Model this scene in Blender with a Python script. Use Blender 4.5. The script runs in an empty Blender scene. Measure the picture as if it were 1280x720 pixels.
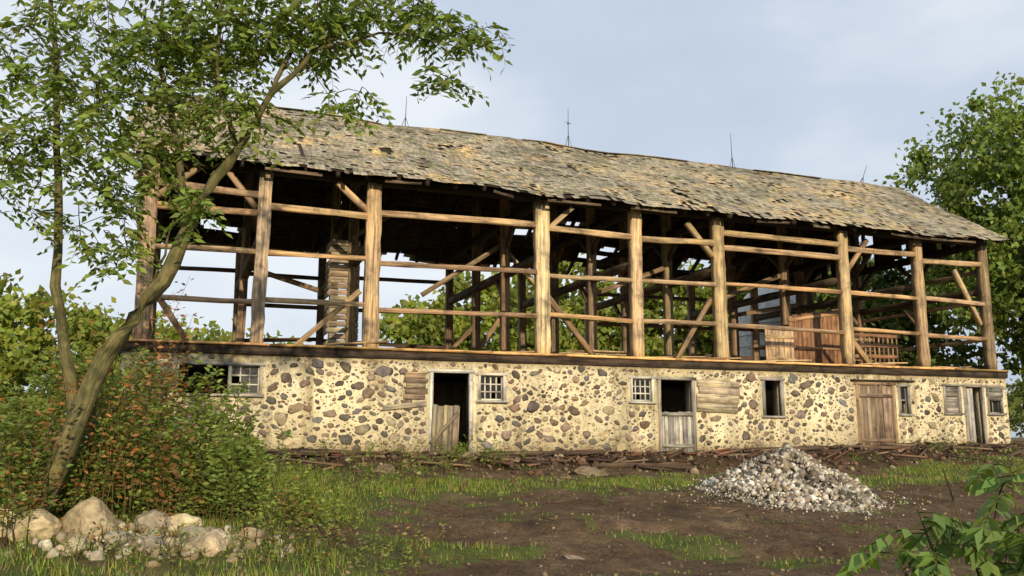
import bpy, math, random
import numpy as np
from mathutils import Vector, Matrix, noise
random.seed(7); rng=np.random.default_rng(7)
R=random.uniform
scene=bpy.context.scene
scene.view_settings.view_transform='Standard'
scene.view_settings.look='None'
scene.view_settings.exposure=0

# ------------------------------------------------------------------ mesh builder
class NB:
    def __init__(s): s.V=[];s.F=[];s.C=[];s.G=[];s.n=0
    def add(s,v,faces,col,g=None):
        v=np.asarray(v,float).reshape(-1,3); k=len(v)
        col=np.asarray(col,float)
        if col.ndim==1: col=np.tile(col[:3],(k,1))
        s.V.append(v); s.C.append(col)
        s.G.append(v.copy() if g is None else np.asarray(g,float))
        if isinstance(faces,np.ndarray): s.F.append(faces+s.n)
        else:
            d={}
            for f in faces: d.setdefault(len(f),[]).append(f)
            for kk in d: s.F.append(np.array(d[kk])+s.n)
        s.n+=k
    def inst(s,bv,bf,pos,mats,cols):
        N=len(pos); k=len(bv)
        v=np.einsum('nij,kj->nki',mats,bv)+pos[:,None,:]
        f=(bf[None]+(np.arange(N)*k)[:,None,None]).reshape(-1,bf.shape[1])
        c=np.repeat(cols,k,axis=0)
        s.add(v.reshape(-1,3),f,c)
    def build(s,name,mat,parent=None,smooth=False,loc=None):
        V=np.concatenate(s.V); C=np.concatenate(s.C); G=np.concatenate(s.G)
        me=bpy.data.meshes.new(name)
        me.vertices.add(len(V)); me.vertices.foreach_set('co',V.astype(np.float32).ravel())
        li=np.concatenate([f.ravel() for f in s.F])
        tot=np.concatenate([np.full(len(f),f.shape[1]) for f in s.F])
        st=np.concatenate([[0],np.cumsum(tot)[:-1]])
        me.loops.add(len(li)); me.loops.foreach_set('vertex_index',li.astype(np.int32))
        me.polygons.add(len(tot)); me.polygons.foreach_set('loop_start',st.astype(np.int32))
        if smooth: me.polygons.foreach_set('use_smooth',np.ones(len(tot),bool))
        me.update(calc_edges=True)
        a=me.attributes.new('Col','FLOAT_COLOR','POINT')
        a.data.foreach_set('color',np.c_[C,np.ones(len(C))].astype(np.float32).ravel())
        a=me.attributes.new('G','FLOAT_VECTOR','POINT')
        a.data.foreach_set('vector',G.astype(np.float32).ravel())
        me.validate()
        o=bpy.data.objects.new(name,me); scene.collection.objects.link(o)
        me.materials.append(mat)
        if parent: o.parent=parent
        if loc is not None: o.location=loc
        return o

def jit(c,a=.12,b=.04):
    k=1+R(-a,a); return np.array([max(0,x*k*(1+R(-b,b))) for x in c[:3]])

def beam(nb,p0,p1,w,h,col,seg=None,j=0.006,up=(0,0,1),taper=1.0):
    p0=Vector(p0);p1=Vector(p1); d=p1-p0; L=d.length
    if L<1e-4: return
    d.normalize(); up=Vector(up)
    if abs(d.dot(up))>.95: up=Vector((0,1,0))
    x=d.cross(up).normalized(); y=x.cross(d).normalized()
    if seg is None: seg=max(1,int(L/.7))
    V=[];G=[];off=Vector((R(0,50),R(0,50),R(0,50)))
    for i in range(seg+1):
        t=i/seg; c=p0+d*(L*t); k=1+(taper-1)*t
        for a,b in((-1,-1),(1,-1),(1,1),(-1,1)):
            ww=a*w/2*k+R(-j,j); hh=b*h/2*k+R(-j,j)
            V.append(c+x*ww+y*hh); G.append((off.x+L*t,off.y+ww,off.z+hh))
    F=[(3,2,1,0)]
    for i in range(seg):
        a=i*4
        for k in range(4):
            F.append((a+k,a+(k+1)%4,a+4+(k+1)%4,a+4+k))
    a=seg*4; F.append((a,a+1,a+2,a+3))
    nb.add([tuple(v) for v in V],F,jit(col),G)

def tube(nb,pts,rad,col,n=6):
    V=[];F=[];G=[]
    pts=[Vector(p) for p in pts]; L=0
    ref=Vector((.3,.2,1)).normalized()
    for i,p in enumerate(pts):
        d=(pts[min(i+1,len(pts)-1)]-pts[max(i-1,0)])
        if d.length<1e-6: d=Vector((0,0,1))
        d.normalize()
        r_=ref if abs(d.dot(ref))<.93 else Vector((1,0,0))
        x=d.cross(r_).normalized(); y=d.cross(x)
        if i: L+=(p-pts[i-1]).length
        for k in range(n):
            a=2*math.pi*k/n
            V.append(tuple(p+(x*math.cos(a)+y*math.sin(a))*rad[i])); G.append((L,math.cos(a)*.1,math.sin(a)*.1))
    for i in range(len(pts)-1):
        for k in range(n):
            F.append((i*n+k,i*n+(k+1)%n,(i+1)*n+(k+1)%n,(i+1)*n+k))
    F.append(tuple(range(n))[::-1]); F.append(tuple((len(pts)-1)*n+k for k in range(n)))
    nb.add(V,F,col,G)

# ------------------------------------------------------------------ materials
def newmat(name):
    m=bpy.data.materials.new(name); m.use_nodes=True
    nt=m.node_tree; nt.nodes.clear(); return m,nt
def ramp(nt,stops):
    r=nt.nodes.new('ShaderNodeValToRGB'); e=r.color_ramp.elements
    e[0].position=stops[0][0]; e[0].color=(*stops[0][1],1)
    e[1].position=stops[1][0]; e[1].color=(*stops[1][1],1)
    for p,c in stops[2:]:
        x=e.new(p); x.color=(*c,1)
    return r
def g3(v): return (v,v,v)
def mul(nt,a,b,fac=1.0,mode='MULTIPLY'):
    m=nt.nodes.new('ShaderNodeMix'); m.data_type='RGBA'; m.blend_type=mode
    m.inputs[0].default_value=fac
    nt.links.new(a,m.inputs[6]); nt.links.new(b,m.inputs[7]); return m.outputs[2]
def mixf(nt,f,a,b):
    m=nt.nodes.new('ShaderNodeMix'); m.data_type='RGBA'
    nt.links.new(f,m.inputs[0])
    for s,i in((a,6),(b,7)):
        if isinstance(s,tuple): m.inputs[i].default_value=(*s,1)
        else: nt.links.new(s,m.inputs[i])
    return m.outputs[2]
def tex(nt,src,scale,detail=6,rough=.6,mapscale=None):
    v=src
    if mapscale:
        mp=nt.nodes.new('ShaderNodeMapping'); mp.inputs['Scale'].default_value=mapscale
        nt.links.new(src,mp.inputs[0]); v=mp.outputs[0]
    n=nt.nodes.new('ShaderNodeTexNoise'); n.inputs['Scale'].default_value=scale
    n.inputs['Detail'].default_value=detail; n.inputs['Roughness'].default_value=rough
    nt.links.new(v,n.inputs['Vector']); return n.outputs['Fac']
def finish(nt,col,rough=.85,bump=None,bs=.3,bd=.02,spec=.2):
    p=nt.nodes.new('ShaderNodeBsdfPrincipled'); p.inputs['Roughness'].default_value=rough
    p.inputs['Specular IOR Level'].default_value=spec
    nt.links.new(col,p.inputs['Base Color'])
    if bump is not None:
        b=nt.nodes.new('ShaderNodeBump'); b.inputs['Strength'].default_value=bs; b.inputs['Distance'].default_value=bd
        nt.links.new(bump,b.inputs['Height']); nt.links.new(b.outputs[0],p.inputs['Normal'])
    o=nt.nodes.new('ShaderNodeOutputMaterial'); nt.links.new(p.outputs[0],o.inputs[0]); return p
def attr(nt,n,out):
    a=nt.nodes.new('ShaderNodeAttribute'); a.attribute_name=n; return a.outputs[out]
def pos(nt): return nt.nodes.new('ShaderNodeNewGeometry').outputs['Position']

def wood_mat(name,lo=.36,hi=1.3):
    m,nt=newmat(name)
    G=attr(nt,'G','Vector'); C=attr(nt,'Col','Color')
    grain=tex(nt,G,1,6,.7,(1.0,26,26))
    streak=tex(nt,G,1,3,.6,(.7,9,9))
    blot=tex(nt,G,1.8,5,.65)
    r1=ramp(nt,[(.34,g3(lo)),(.5,g3(.95)),(.68,g3(hi))]); nt.links.new(grain,r1.inputs[0])
    r2=ramp(nt,[(.33,(.42,.43,.46)),(.47,(.92,.93,.96)),(.66,(1.22,1.18,1.08))]); nt.links.new(blot,r2.inputs[0])
    r3=ramp(nt,[(.36,(.55,.55,.58)),(.5,g3(1.0))]); nt.links.new(streak,r3.inputs[0])
    c=mul(nt,mul(nt,mul(nt,C,r1.outputs[0]),r2.outputs[0]),r3.outputs[0])
    finish(nt,c,.88,grain,.7,.025); return m
WOOD=wood_mat('weathered_timber'); 
def shingle_mat():
    m,nt=newmat('weathered_shingles')
    G=attr(nt,'G','Vector'); C=attr(nt,'Col','Color')
    grain=tex(nt,G,1,4,.6,(3,14,45))
    p=pos(nt); blot=tex(nt,p,.5,7,.7); fine=tex(nt,p,4,4,.6); moss=tex(nt,p,1.3,6,.7)
    r1=ramp(nt,[(.3,g3(.7)),(.7,g3(1.2))]); nt.links.new(grain,r1.inputs[0])
    r2=ramp(nt,[(.36,(.52,.52,.50)),(.5,(.95,.96,.97)),(.66,(1.3,1.14,.88))]); nt.links.new(blot,r2.inputs[0])
    r3=ramp(nt,[(.3,(.68,.68,.68)),(.6,(1.1,1.1,1.1))]); nt.links.new(fine,r3.inputs[0])
    rm=ramp(nt,[(.54,g3(1)),(.66,(.72,.80,.55))]); nt.links.new(moss,rm.inputs[0])
    c=mul(nt,mul(nt,mul(nt,mul(nt,C,r1.outputs[0]),r2.outputs[0]),r3.outputs[0]),rm.outputs[0])
    finish(nt,c,.9,grain,.4,.015); return m
SHING=shingle_mat()
def stone_mat(name='fieldstone'):
    m,nt=newmat(name); C=attr(nt,'Col','Color'); p=pos(nt)
    a=tex(nt,p,9,7,.7); r=ramp(nt,[(.3,g3(.5)),(.7,g3(1.4))]); nt.links.new(a,r.inputs[0])
    b=tex(nt,p,3,4,.6); r2=ramp(nt,[(.35,(.75,.72,.66)),(.6,g3(1.1))]); nt.links.new(b,r2.inputs[0])
    finish(nt,mul(nt,mul(nt,C,r.outputs[0]),r2.outputs[0]),.85,a,.8,.05); return m
STONE=stone_mat()
def mortar_mat():
    m,nt=newmat('cream_mortar'); p=pos(nt)
    a=tex(nt,p,1.0,7,.75); b=tex(nt,p,14,6,.7); w=tex(nt,p,1,5,.65,(1.8,1.8,.25))
    r=ramp(nt,[(.32,(.36,.31,.22)),(.44,(.66,.57,.37)),(.58,(.78,.69,.46)),(.72,(.64,.60,.47))]); nt.links.new(a,r.inputs[0])
    r2=ramp(nt,[(.3,g3(.6)),(.52,g3(1.05))]); nt.links.new(b,r2.inputs[0])
    r3=ramp(nt,[(.34,(.55,.52,.46)),(.47,g3(1.0))]); nt.links.new(w,r3.inputs[0])
    v=nt.nodes.new('ShaderNodeTexVoronoi'); v.inputs['Scale'].default_value=7
    nt.links.new(p,v.inputs['Vector'])
    rv=ramp(nt,[(.12,(.5,.46,.40)),(.2,g3(1.0))]); nt.links.new(v.outputs['Distance'],rv.inputs[0])
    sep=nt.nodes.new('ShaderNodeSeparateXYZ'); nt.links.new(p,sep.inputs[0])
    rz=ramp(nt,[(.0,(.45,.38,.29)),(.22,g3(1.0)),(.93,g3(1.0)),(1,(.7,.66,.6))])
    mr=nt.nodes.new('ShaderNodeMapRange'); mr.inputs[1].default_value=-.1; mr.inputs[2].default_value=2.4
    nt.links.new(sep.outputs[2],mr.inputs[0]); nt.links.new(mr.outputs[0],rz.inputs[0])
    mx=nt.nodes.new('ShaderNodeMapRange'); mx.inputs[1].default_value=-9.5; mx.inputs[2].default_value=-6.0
    nt.links.new(sep.outputs[0],mx.inputs[0]); rx=ramp(nt,[(0,(.62,.62,.66)),(1,g3(1))]); nt.links.new(mx.outputs[0],rx.inputs[0])  # shade over the left end of the wall, tinted into the mortar
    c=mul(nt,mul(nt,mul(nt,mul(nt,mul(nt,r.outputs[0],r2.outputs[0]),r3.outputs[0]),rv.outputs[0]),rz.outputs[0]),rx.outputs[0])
    finish(nt,c,.95,b,.9,.04); return m
MORTAR=mortar_mat()
def leaf_mat(name,tr=.35):
    m,nt=newmat(name); C=attr(nt,'Col','Color')
    d=nt.nodes.new('ShaderNodeBsdfPrincipled'); d.inputs['Roughness'].default_value=.55; d.inputs['Specular IOR Level'].default_value=.3
    t=nt.nodes.new('ShaderNodeBsdfTranslucent'); mx=nt.nodes.new('ShaderNodeMixShader'); mx.inputs[0].default_value=tr
    nt.links.new(C,d.inputs['Base Color'])
    y=nt.nodes.new('ShaderNodeRGB'); y.outputs[0].default_value=(1.5,1.4,.5,1)
    nt.links.new(mul(nt,C,y.outputs[0]),t.inputs[0])
    nt.links.new(d.outputs[0],mx.inputs[1]); nt.links.new(t.outputs[0],mx.inputs[2])
    o=nt.nodes.new('ShaderNodeOutputMaterial'); nt.links.new(mx.outputs[0],o.inputs[0]); return m
LEAF=leaf_mat('foliage')
def bark_mat():
    m,nt=newmat('bark'); C=attr(nt,'Col','Color'); G=attr(nt,'G','Vector')
    a=tex(nt,G,1,6,.7,(3,30,30)); b=tex(nt,pos(nt),5,4,.6)
    r=ramp(nt,[(.32,g3(.4)),(.65,g3(1.35))]); nt.links.new(a,r.inputs[0])
    r2=ramp(nt,[(.35,(.5,.55,.45)),(.65,(1.25,1.2,1.0))]); nt.links.new(b,r2.inputs[0])
    finish(nt,mul(nt,mul(nt,C,r.outputs[0]),r2.outputs[0]),.9,a,.8,.03); return m
BARK=bark_mat()
def soil_mat():
    m,nt=newmat('soil_and_grass'); C=attr(nt,'Col','Color'); p=pos(nt)
    a=tex(nt,p,.8,8,.7); b=tex(nt,p,5,8,.78); c_=tex(nt,p,32,4,.7)
    r=ramp(nt,[(.3,(.080,.050,.028)),(.5,(.165,.105,.060)),(.7,(.27,.19,.11))]); nt.links.new(a,r.inputs[0])
    rb=ramp(nt,[(.3,g3(.4)),(.5,g3(1.0)),(.7,g3(1.6))]); nt.links.new(b,rb.inputs[0])
    rc=ramp(nt,[(.3,g3(.55)),(.7,g3(1.4))]); nt.links.new(c_,rc.inputs[0])
    soil=mul(nt,mul(nt,r.outputs[0],rb.outputs[0]),rc.outputs[0])
    gr=ramp(nt,[(.3,(.07,.105,.02)),(.7,(.16,.21,.045))]); nt.links.new(b,gr.inputs[0])
    sp=nt.nodes.new('ShaderNodeSeparateColor'); nt.links.new(C,sp.inputs[0])
    ad=nt.nodes.new('ShaderNodeMath'); ad.operation='ADD'; nt.links.new(sp.outputs[0],ad.inputs[0]); nt.links.new(b,ad.inputs[1])
    rr=ramp(nt,[(.80,g3(0)),(.98,g3(.85))]); nt.links.new(ad.outputs[0],rr.inputs[0])
    c=mixf(nt,rr.outputs[0],soil,gr.outputs[0])
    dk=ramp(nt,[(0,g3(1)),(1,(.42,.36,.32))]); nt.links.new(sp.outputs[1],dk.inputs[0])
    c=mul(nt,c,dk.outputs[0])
    hb=nt.nodes.new('ShaderNodeMath'); hb.operation='ADD'; nt.links.new(b,hb.inputs[0]); nt.links.new(c_,hb.inputs[1])
    finish(nt,c,.9,hb.outputs[0],1.0,.09); return m
SOIL=soil_mat()
def plain(name,col,rough=.6,metal=0,var=.25,sc=5):
    m,nt=newmat(name); a=tex(nt,pos(nt),sc,5,.6)
    r=ramp(nt,[(.3,tuple(x*(1-var) for x in col)),(.7,tuple(x*(1+var) for x in col))]); nt.links.new(a,r.inputs[0])
    p=finish(nt,r.outputs[0],rough,a,.2,.01); p.inputs['Metallic'].default_value=metal; return m
GLASS=plain('dusty_glass',(.02,.022,.025),.25)
METAL=plain('weathered_metal',(.10,.10,.10),.5,.6)
CONC=plain('silo_concrete',(.42,.43,.42),.8)

# ------------------------------------------------------------------ terrain
def qs(x,y): return .355*x+.935*(23-y), .935*x+.355*(y-23)
def gz(x,y,fine=True):
    q,s=qs(x,y)
    t=min(max(q/11.5,0),1); z=-1.1*t
    if q>-1: z+=.22*math.exp(-(max(q,0)/3)**2)*min(1,abs((s-2.5)/10))**2
    d=math.hypot(x,y-15)
    if fine and d<60:
        z+=noise.noise(Vector((x*.45,y*.45,3)))*.10+noise.noise(Vector((x*1.6,y*1.6,7)))*.06+noise.noise(Vector((x*5,y*5,1)))*.028
        z+=.18*math.exp(-((q-1.7)/.9)**2)*max(0,.5+noise.noise(Vector((x*.9,y*.9,5))))
        if x>-2.5:   # muddy wheel ruts of the track
            f=min(1,(x+2.5)/2)
            for r0 in(11.7,13.3):
                e=y-(r0+.16*x+.25*math.sin(x*.5)); z-=f*(.075*math.exp(-(e/.17)**2)-.03*math.exp(-((abs(e)-.35)/.14)**2))
    return z
def gm(x,y):
    """amount of grass 0..1"""
    q,s=qs(x,y)
    n=noise.noise(Vector((x*.55,y*.8,11)))*.9+noise.noise(Vector((x*2.1,y*2.1,2)))*.45
    v=.15
    if abs(q)<50: v+=.75*math.exp(-((q-4.9)/1.25)**2)*(1 if -3<x<7 else .5)
    v+=.6/(1+math.exp(max(-30,min(30,(x+1.9+.22*(y-14))*1.6))))
    if s>9 and abs(q)<50: v+=.4*math.exp(-((q-3.2)/2.5)**2)
    if q<2.4: v-=.5
    if q<-9.5 or abs(x)>22 or y<8: v+=.6
    return max(0,min(1,v+n*.9-.05))
def axis(lo,hi,step,far):
    a=list(np.arange(lo,hi+1e-6,step)); st=step
    x=hi
    while x<far: st*=1.35; x+=st; a.append(x)
    x=lo; st=step
    while x>-far: st*=1.35; x-=st; a.insert(0,x)
    return a
xs=axis(-12,15,.12,700); ys=axis(8,25,.12,700)
V=[];C=[]
for y in ys:
    for x in xs:
        q,s=qs(x,y); lit=0
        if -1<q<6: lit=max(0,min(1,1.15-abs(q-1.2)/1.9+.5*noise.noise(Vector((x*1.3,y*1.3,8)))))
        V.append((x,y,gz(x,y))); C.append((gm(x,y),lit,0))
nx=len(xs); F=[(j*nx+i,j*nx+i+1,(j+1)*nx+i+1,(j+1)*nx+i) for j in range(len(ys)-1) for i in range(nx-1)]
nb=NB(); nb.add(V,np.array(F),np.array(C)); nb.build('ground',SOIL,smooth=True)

# ------------------------------------------------------------------ barn
barn=bpy.data.objects.new('stone_and_timber_barn',None); scene.collection.objects.link(barn)
barn.location=(0,23,0); barn.rotation_euler=(0,0,math.atan2(.355,.935))
S0,S1=-9.35,17.45; DEP=9.1; TOPZ=2.4
OPEN=[(-8.2,-6.28,1.43,2.2),(-2.22,-1.08,-.3,2.18),(-.94,-.18,1.37,2.12),(3.45,4.2,1.41,2.14),
      (4.32,5.5,-.3,2.14),(5.9,6.7,1.3,2.05),(7.79,8.52,1.05,2.2),(11.2,12.7,-.3,2.15),(12.86,13.3,1.15,2.1),
      (14.7,15.4,1.2,2.15),(15.55,16.4,-.3,2.15),(16.55,17.2,1.2,2.15)]
nb=NB()
def wbox(a,b,c,d,e,f,col=(.6,.5,.3)):
    v=[(a,c,e),(b,c,e),(b,d,e),(a,d,e),(a,c,f),(b,c,f),(b,d,f),(a,d,f)]
    nb.add(v,[(0,1,5,4),(1,2,6,5),(2,3,7,6),(3,0,4,7),(4,5,6,7),(3,2,1,0)],col)
br=sorted(set([S0,S1]+[o[0] for o in OPEN]+[o[1] for o in OPEN]))
for a,b in zip(br[:-1],br[1:]):
    m=(a+b)/2; op=[o for o in OPEN if o[0]<m<o[1]]
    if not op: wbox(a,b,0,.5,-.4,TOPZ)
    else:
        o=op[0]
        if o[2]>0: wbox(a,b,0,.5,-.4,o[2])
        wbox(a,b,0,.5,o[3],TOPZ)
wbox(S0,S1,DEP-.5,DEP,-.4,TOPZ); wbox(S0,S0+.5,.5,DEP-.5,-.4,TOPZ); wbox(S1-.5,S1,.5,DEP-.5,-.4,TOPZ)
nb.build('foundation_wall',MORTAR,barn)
def ico(sub=1):
    import bmesh
    bm=bmesh.new(); bmesh.ops.create_icosphere(bm,subdivisions=sub,radius=1)
    bm.verts.ensure_lookup_table(); v=np.array([x.co[:] for x in bm.verts]); f=np.array([[q.index for q in x.verts] for x in bm.faces]); bm.free(); return v,f
I1=ico(2); I0=ico(1)
PAL=[(.19,.155,.13),(.14,.13,.12),(.27,.21,.15),(.21,.14,.10),(.12,.10,.085),(.34,.27,.18),(.17,.16,.155),(.24,.18,.14),(.42,.35,.24),(.16,.13,.10)]
nb=NB(); placed=[]
def free(s,z,r,o):
    for (a,b,c,d) in OPEN:
        if a-r-.07<s<b+r+.07 and c-r-.05<z<d+r+.05: return False
    return True
grid={}
for t in range(26000):
    s=R(S0+.08,S1-.08); z=R(-.1,TOPZ-.07)
    if t<260: r=R(.13,.18)
    elif t<2600: r=R(.065,.125)
    else: r=R(.018,.075)
    if z+r*.8>TOPZ-.01 or not free(s,z,r,OPEN): continue
    if noise.noise(Vector((s*.55,z*.9,4)))<-.12 and R(0,1)<.8: continue
    ok=True; ci,cj=int(s//.4),int(z//.4)
    for i in(-1,0,1):
        for j in(-1,0,1):
            for(ps,pz,pr) in grid.get((ci+i,cj+j),()):
                if (ps-s)**2+((pz-z)*1.25)**2<((pr+r)*1.05+.008)**2: ok=False;break
            if not ok:break
        if not ok:break
    if not ok: continue
    grid.setdefault((ci,cj),[]).append((s,z,r)); placed.append((s,z,r))
for (s,z,r) in placed:
    v,f=I1 if r>.05 else I0; off=Vector((R(0,99),R(0,99),R(0,99)))
    vv=[]
    for p in v:
        k=1+.6*noise.noise(Vector(p)*1.4+off)
        vv.append(p*k)
    vv=np.array(vv); a=R(-.7,.7); sx=r*R(.85,1.25); sz=r*R(.5,.9)
    X=vv[:,0]*sx; Z=vv[:,2]*sz; Y=vv[:,1]*R(.012,.032)
    P=np.c_[X*math.cos(a)-Z*math.sin(a)+s, Y-.002, X*math.sin(a)+Z*math.cos(a)+z]
    nb.add(P,f,jit(random.choice(PAL),.35,.06))
for t in range(700):
    w=R(.1,DEP-.1); z=R(0,TOPZ-.15); r=R(.06,.15); side=random.choice((S0,S1))
    v,f=I0; P=np.c_[v[:,0]*.035+side,v[:,1]*r+w,v[:,2]*r*.75+z]; nb.add(P,f,jit(random.choice(PAL),.3))
nb.build('wall_fieldstones',STONE,barn,smooth=True)

DK=(.045,.032,.023); GREY=(.30,.275,.23); TAN=(.62,.44,.26); BRN=(.37,.26,.155); WHT=(.60,.57,.50); ORG=(.80,.48,.20)  # DK: near-black wood, mainly indoor shade put into the colour
nb=NB()
s=S0-.05
while s<S1:
    e=min(s+R(3.5,6),S1+.05); beam(nb,(s,.12,2.505),(e-.01,.12,2.505),.36,.2,(.075,.055,.04),j=.01); s=e
beam(nb,(S0,DEP-.12,2.505),(S1,DEP-.12,2.505),.3,.2,DK)
s=S0-.05
while s<S1:
    e=min(s+R(1.5,4.0),S1+.05)
    beam(nb,(s,.02+R(-.03,.03),2.645),(e-.03,.02+R(-.03,.03),2.645),.34,.055,jit(ORG,.4),j=.008); s=e
for i in range(60):
    w=.25+i*.1475
    if w>DEP-.05: break
    beam(nb,(S0,w,2.60+R(-.004,.004)),(S1,w,2.60),.142,.035,BRN,seg=6,j=.002)
nb.build('sill_and_deck',WOOD,barn)

P=[-9.0,-6.42,-3.7,.95,3.8,6.55,11.15,14.2,17.05]
PW=[.34,.30,.36,.36,.30,.32,.28,.26,.26]
PC=[(.44,.33,.22),(.50,.38,.25),TAN,(.78,.58,.36),(.70,.50,.29),(.64,.45,.26),(.58,.42,.24),(.55,.39,.23),BRN]
nb=NB()
for s,w,c in zip(P,PW,PC):
    beam(nb,(s+R(-.03,.03),.18,2.66),(s+R(-.03,.03),.18,6.9),w,.28,c,seg=14,j=.016,up=(0,1,0))
bays=list(zip(range(8),P[:-1],P[1:]))
G1={0:[3.72,4.9,5.9,6.35],1:[3.78,4.88,6.0],2:[3.7,4.86,6.15],3:[3.7,4.85,6.1],4:[3.75,4.9,6.1],5:[3.68,5.0,6.05,6.5],6:[3.8,4.95,6.3],7:[3.75,4.9,6.2]}
for i,a,b in bays:
    for z in G1[i]:
        thick=.16 if z>5.8 else .115
        c=random.choice([(.54,.38,.22),(.46,.32,.19),BRN,(.56,.35,.18)])
        beam(nb,(a+PW[i]/2-.03,.12,z+R(-.06,.06)),(b-PW[i+1]/2+.03,.12,z+R(-.06,.06)),.09,thick,c,j=.014)
beam(nb,(S0+.2,.18,7.0),(S1-.2,.18,7.0),.26,.24,DK,seg=14,j=.015)
def br_(s0,z0,s1,z1,w=.2,c=TAN,t=.13): beam(nb,(s0,w,z0),(s1,w,z1),t,t+.02,c,up=(0,1,0),j=.008)
br_(-3.85,6.15,-4.65,6.85,.2,TAN,.14); br_(1.1,6.1,1.85,6.8,c=TAN); br_(6.4,5.75,5.55,6.7); br_(-8.85,6.1,-8.0,6.85,c=BRN)
br_(11.3,5.6,12.2,6.7,c=BRN); br_(1.15,4.3,2.55,2.68,.35,(.36,.24,.14)); br_(5.2,2.7,6.4,4.5,.4,(.36,.24,.14))
br_(-3.95,4.15,-5.5,2.7,.5,(.44,.30,.17)); br_(11.35,3.6,12.1,2.7,.3,(.44,.30,.17)); br_(16.9,4.2,15.9,6.0,.3,TAN)
br_(-6.6,6.0,-7.3,6.85,c=BRN);br_(-9+.2,3.9,-8.0,2.7,.3,BRN)
IN=(.27,.19,.115); IN2=(.12,.085,.055)  # interior timber toned down, part of the shade sits in the colour
for k,s in enumerate(P):
    for w in (3.0,6.0,DEP-.2):
        if (k,w) in ((0,3.0),(1,3.0),(7,3.0)): continue
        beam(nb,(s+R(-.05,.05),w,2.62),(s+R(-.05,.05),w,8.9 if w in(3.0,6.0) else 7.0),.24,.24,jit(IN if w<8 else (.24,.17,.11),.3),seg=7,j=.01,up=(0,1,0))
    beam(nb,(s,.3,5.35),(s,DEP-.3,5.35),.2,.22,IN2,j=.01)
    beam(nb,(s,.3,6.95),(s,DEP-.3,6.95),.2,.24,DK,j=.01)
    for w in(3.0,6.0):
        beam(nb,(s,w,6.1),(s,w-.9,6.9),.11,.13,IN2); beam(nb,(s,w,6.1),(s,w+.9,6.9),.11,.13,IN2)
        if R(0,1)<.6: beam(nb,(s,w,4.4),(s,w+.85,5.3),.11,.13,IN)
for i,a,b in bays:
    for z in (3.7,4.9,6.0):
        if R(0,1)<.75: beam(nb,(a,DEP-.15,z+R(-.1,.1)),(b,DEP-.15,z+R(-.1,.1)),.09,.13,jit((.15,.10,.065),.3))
    for w in(3.0,6.0):
        beam(nb,(a,w,8.75),(b,w,8.75),.2,.22,DK)
        if b-a>3.5:
            beam(nb,(a+.1,w,6.9),(a+1.5,w,8.6),.12,.14,DK)
beam(nb,(-1.6,3.2,4.6),(.9,3.1,6.3),.14,.16,IN,up=(0,1,0)); beam(nb,(.9,6.1,3.0),(2.2,6.1,4.9),.12,.14,IN)
beam(nb,(8.0,3.1,4.8),(11.1,3.1,6.0),.16,.18,IN,up=(0,1,0)); beam(nb,(3.9,3.0,4.9),(6.4,3.0,5.9),.14,.16,IN,up=(0,1,0))
beam(nb,(11.3,5.9,5.0),(14,5.9,5.5),.14,.16,IN); beam(nb,(-6.3,6.0,5.6),(-3.8,6.0,4.9),.12,.14,IN)
beam(nb,(1.0,3.0,6.0),(2.0,3.0,5.0),.1,.12,TAN); beam(nb,(-3.6,3,6.2),(-2.6,3,6.9),.12,.13,IN)
beam(nb,(-.4,6,2.7),(1.2,6,4.4),.1,.12,IN)
for z in (3.7,5.0,6.0):
    for w0,w1 in((.3,3),(3,6),(6,8.9)):
        beam(nb,(P[8],w0,z),(P[8],w1,z),.1,.13,BRN); beam(nb,(P[0],w0,z),(P[0],w1,z),.1,.13,BRN)
for i in range(34):
    s=R(-8,16); w=R(.2,2.5); a=R(-.3,.3); L=R(.8,2.6); z=2.64+R(.02,.12)
    beam(nb,(s,w,z),(s+L*math.cos(a),w+L*math.sin(a),z+R(0,.14)),.16,.035,jit((.55,.38,.21),.3))
for i in range(7):
    beam(nb,(1.4+R(-.2,1),.4+R(0,.5),2.7+i*.028),(3.2+R(-.3,.4),.4+R(0,.5),2.7+i*.028),.18,.03,jit((.65,.46,.26),.2))
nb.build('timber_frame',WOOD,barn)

nb=NB()
for i in range(19):
    z=2.72+i*.178
    for (x0,w0,x1,w1) in((-4.3,3.0,-3.5,3.0),(-4.3,3.0,-4.3,3.9),(-3.5,3.0,-3.5,3.9)):
        if R(0,1)<.93: beam(nb,(x0,w0,z),(x1,w1,z),.03,.155,jit((.42,.34,.23),.25),up=(0,0,1))
nb.build('hay_chute',WOOD,barn)
nb=NB()
for i in range(14):
    beam(nb,(10.2+i*.172,1.6,2.67),(10.2+i*.172,1.6,4.35+i*.028+R(-.02,.02)),.168,.03,jit((.36,.19,.11),.15),up=(0,1,0))
beam(nb,(10.1,1.57,4.2),(12.6,1.57,4.6),.04,.1,(.5,.32,.18)); beam(nb,(10.1,1.57,3.3),(12.6,1.57,3.35),.04,.1,(.36,.22,.12))
for i in range(6): beam(nb,(9.05+i*.18,1.3,2.67),(9.05+i*.18,1.3,3.82+R(-.03,.03)),.172,.03,jit((.70,.50,.30),.15),up=(0,1,0))
for z in(2.9,3.6): beam(nb,(8.95,1.27,z),(10.05,1.27,z),.03,.09,TAN)
for i in range(5): beam(nb,(9.0,1.35+i*.2,3.3),(10.1,1.35+i*.2,3.3),.18,.03,BRN)
nb.build('grain_bin_panels',WOOD,barn)
nb=NB()
for i in range(9):
    beam(nb,(12.6+i*.19,1.2,2.67),(12.6+i*.19,1.2,3.75),.05,.05,BRN,up=(0,1,0))
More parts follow.
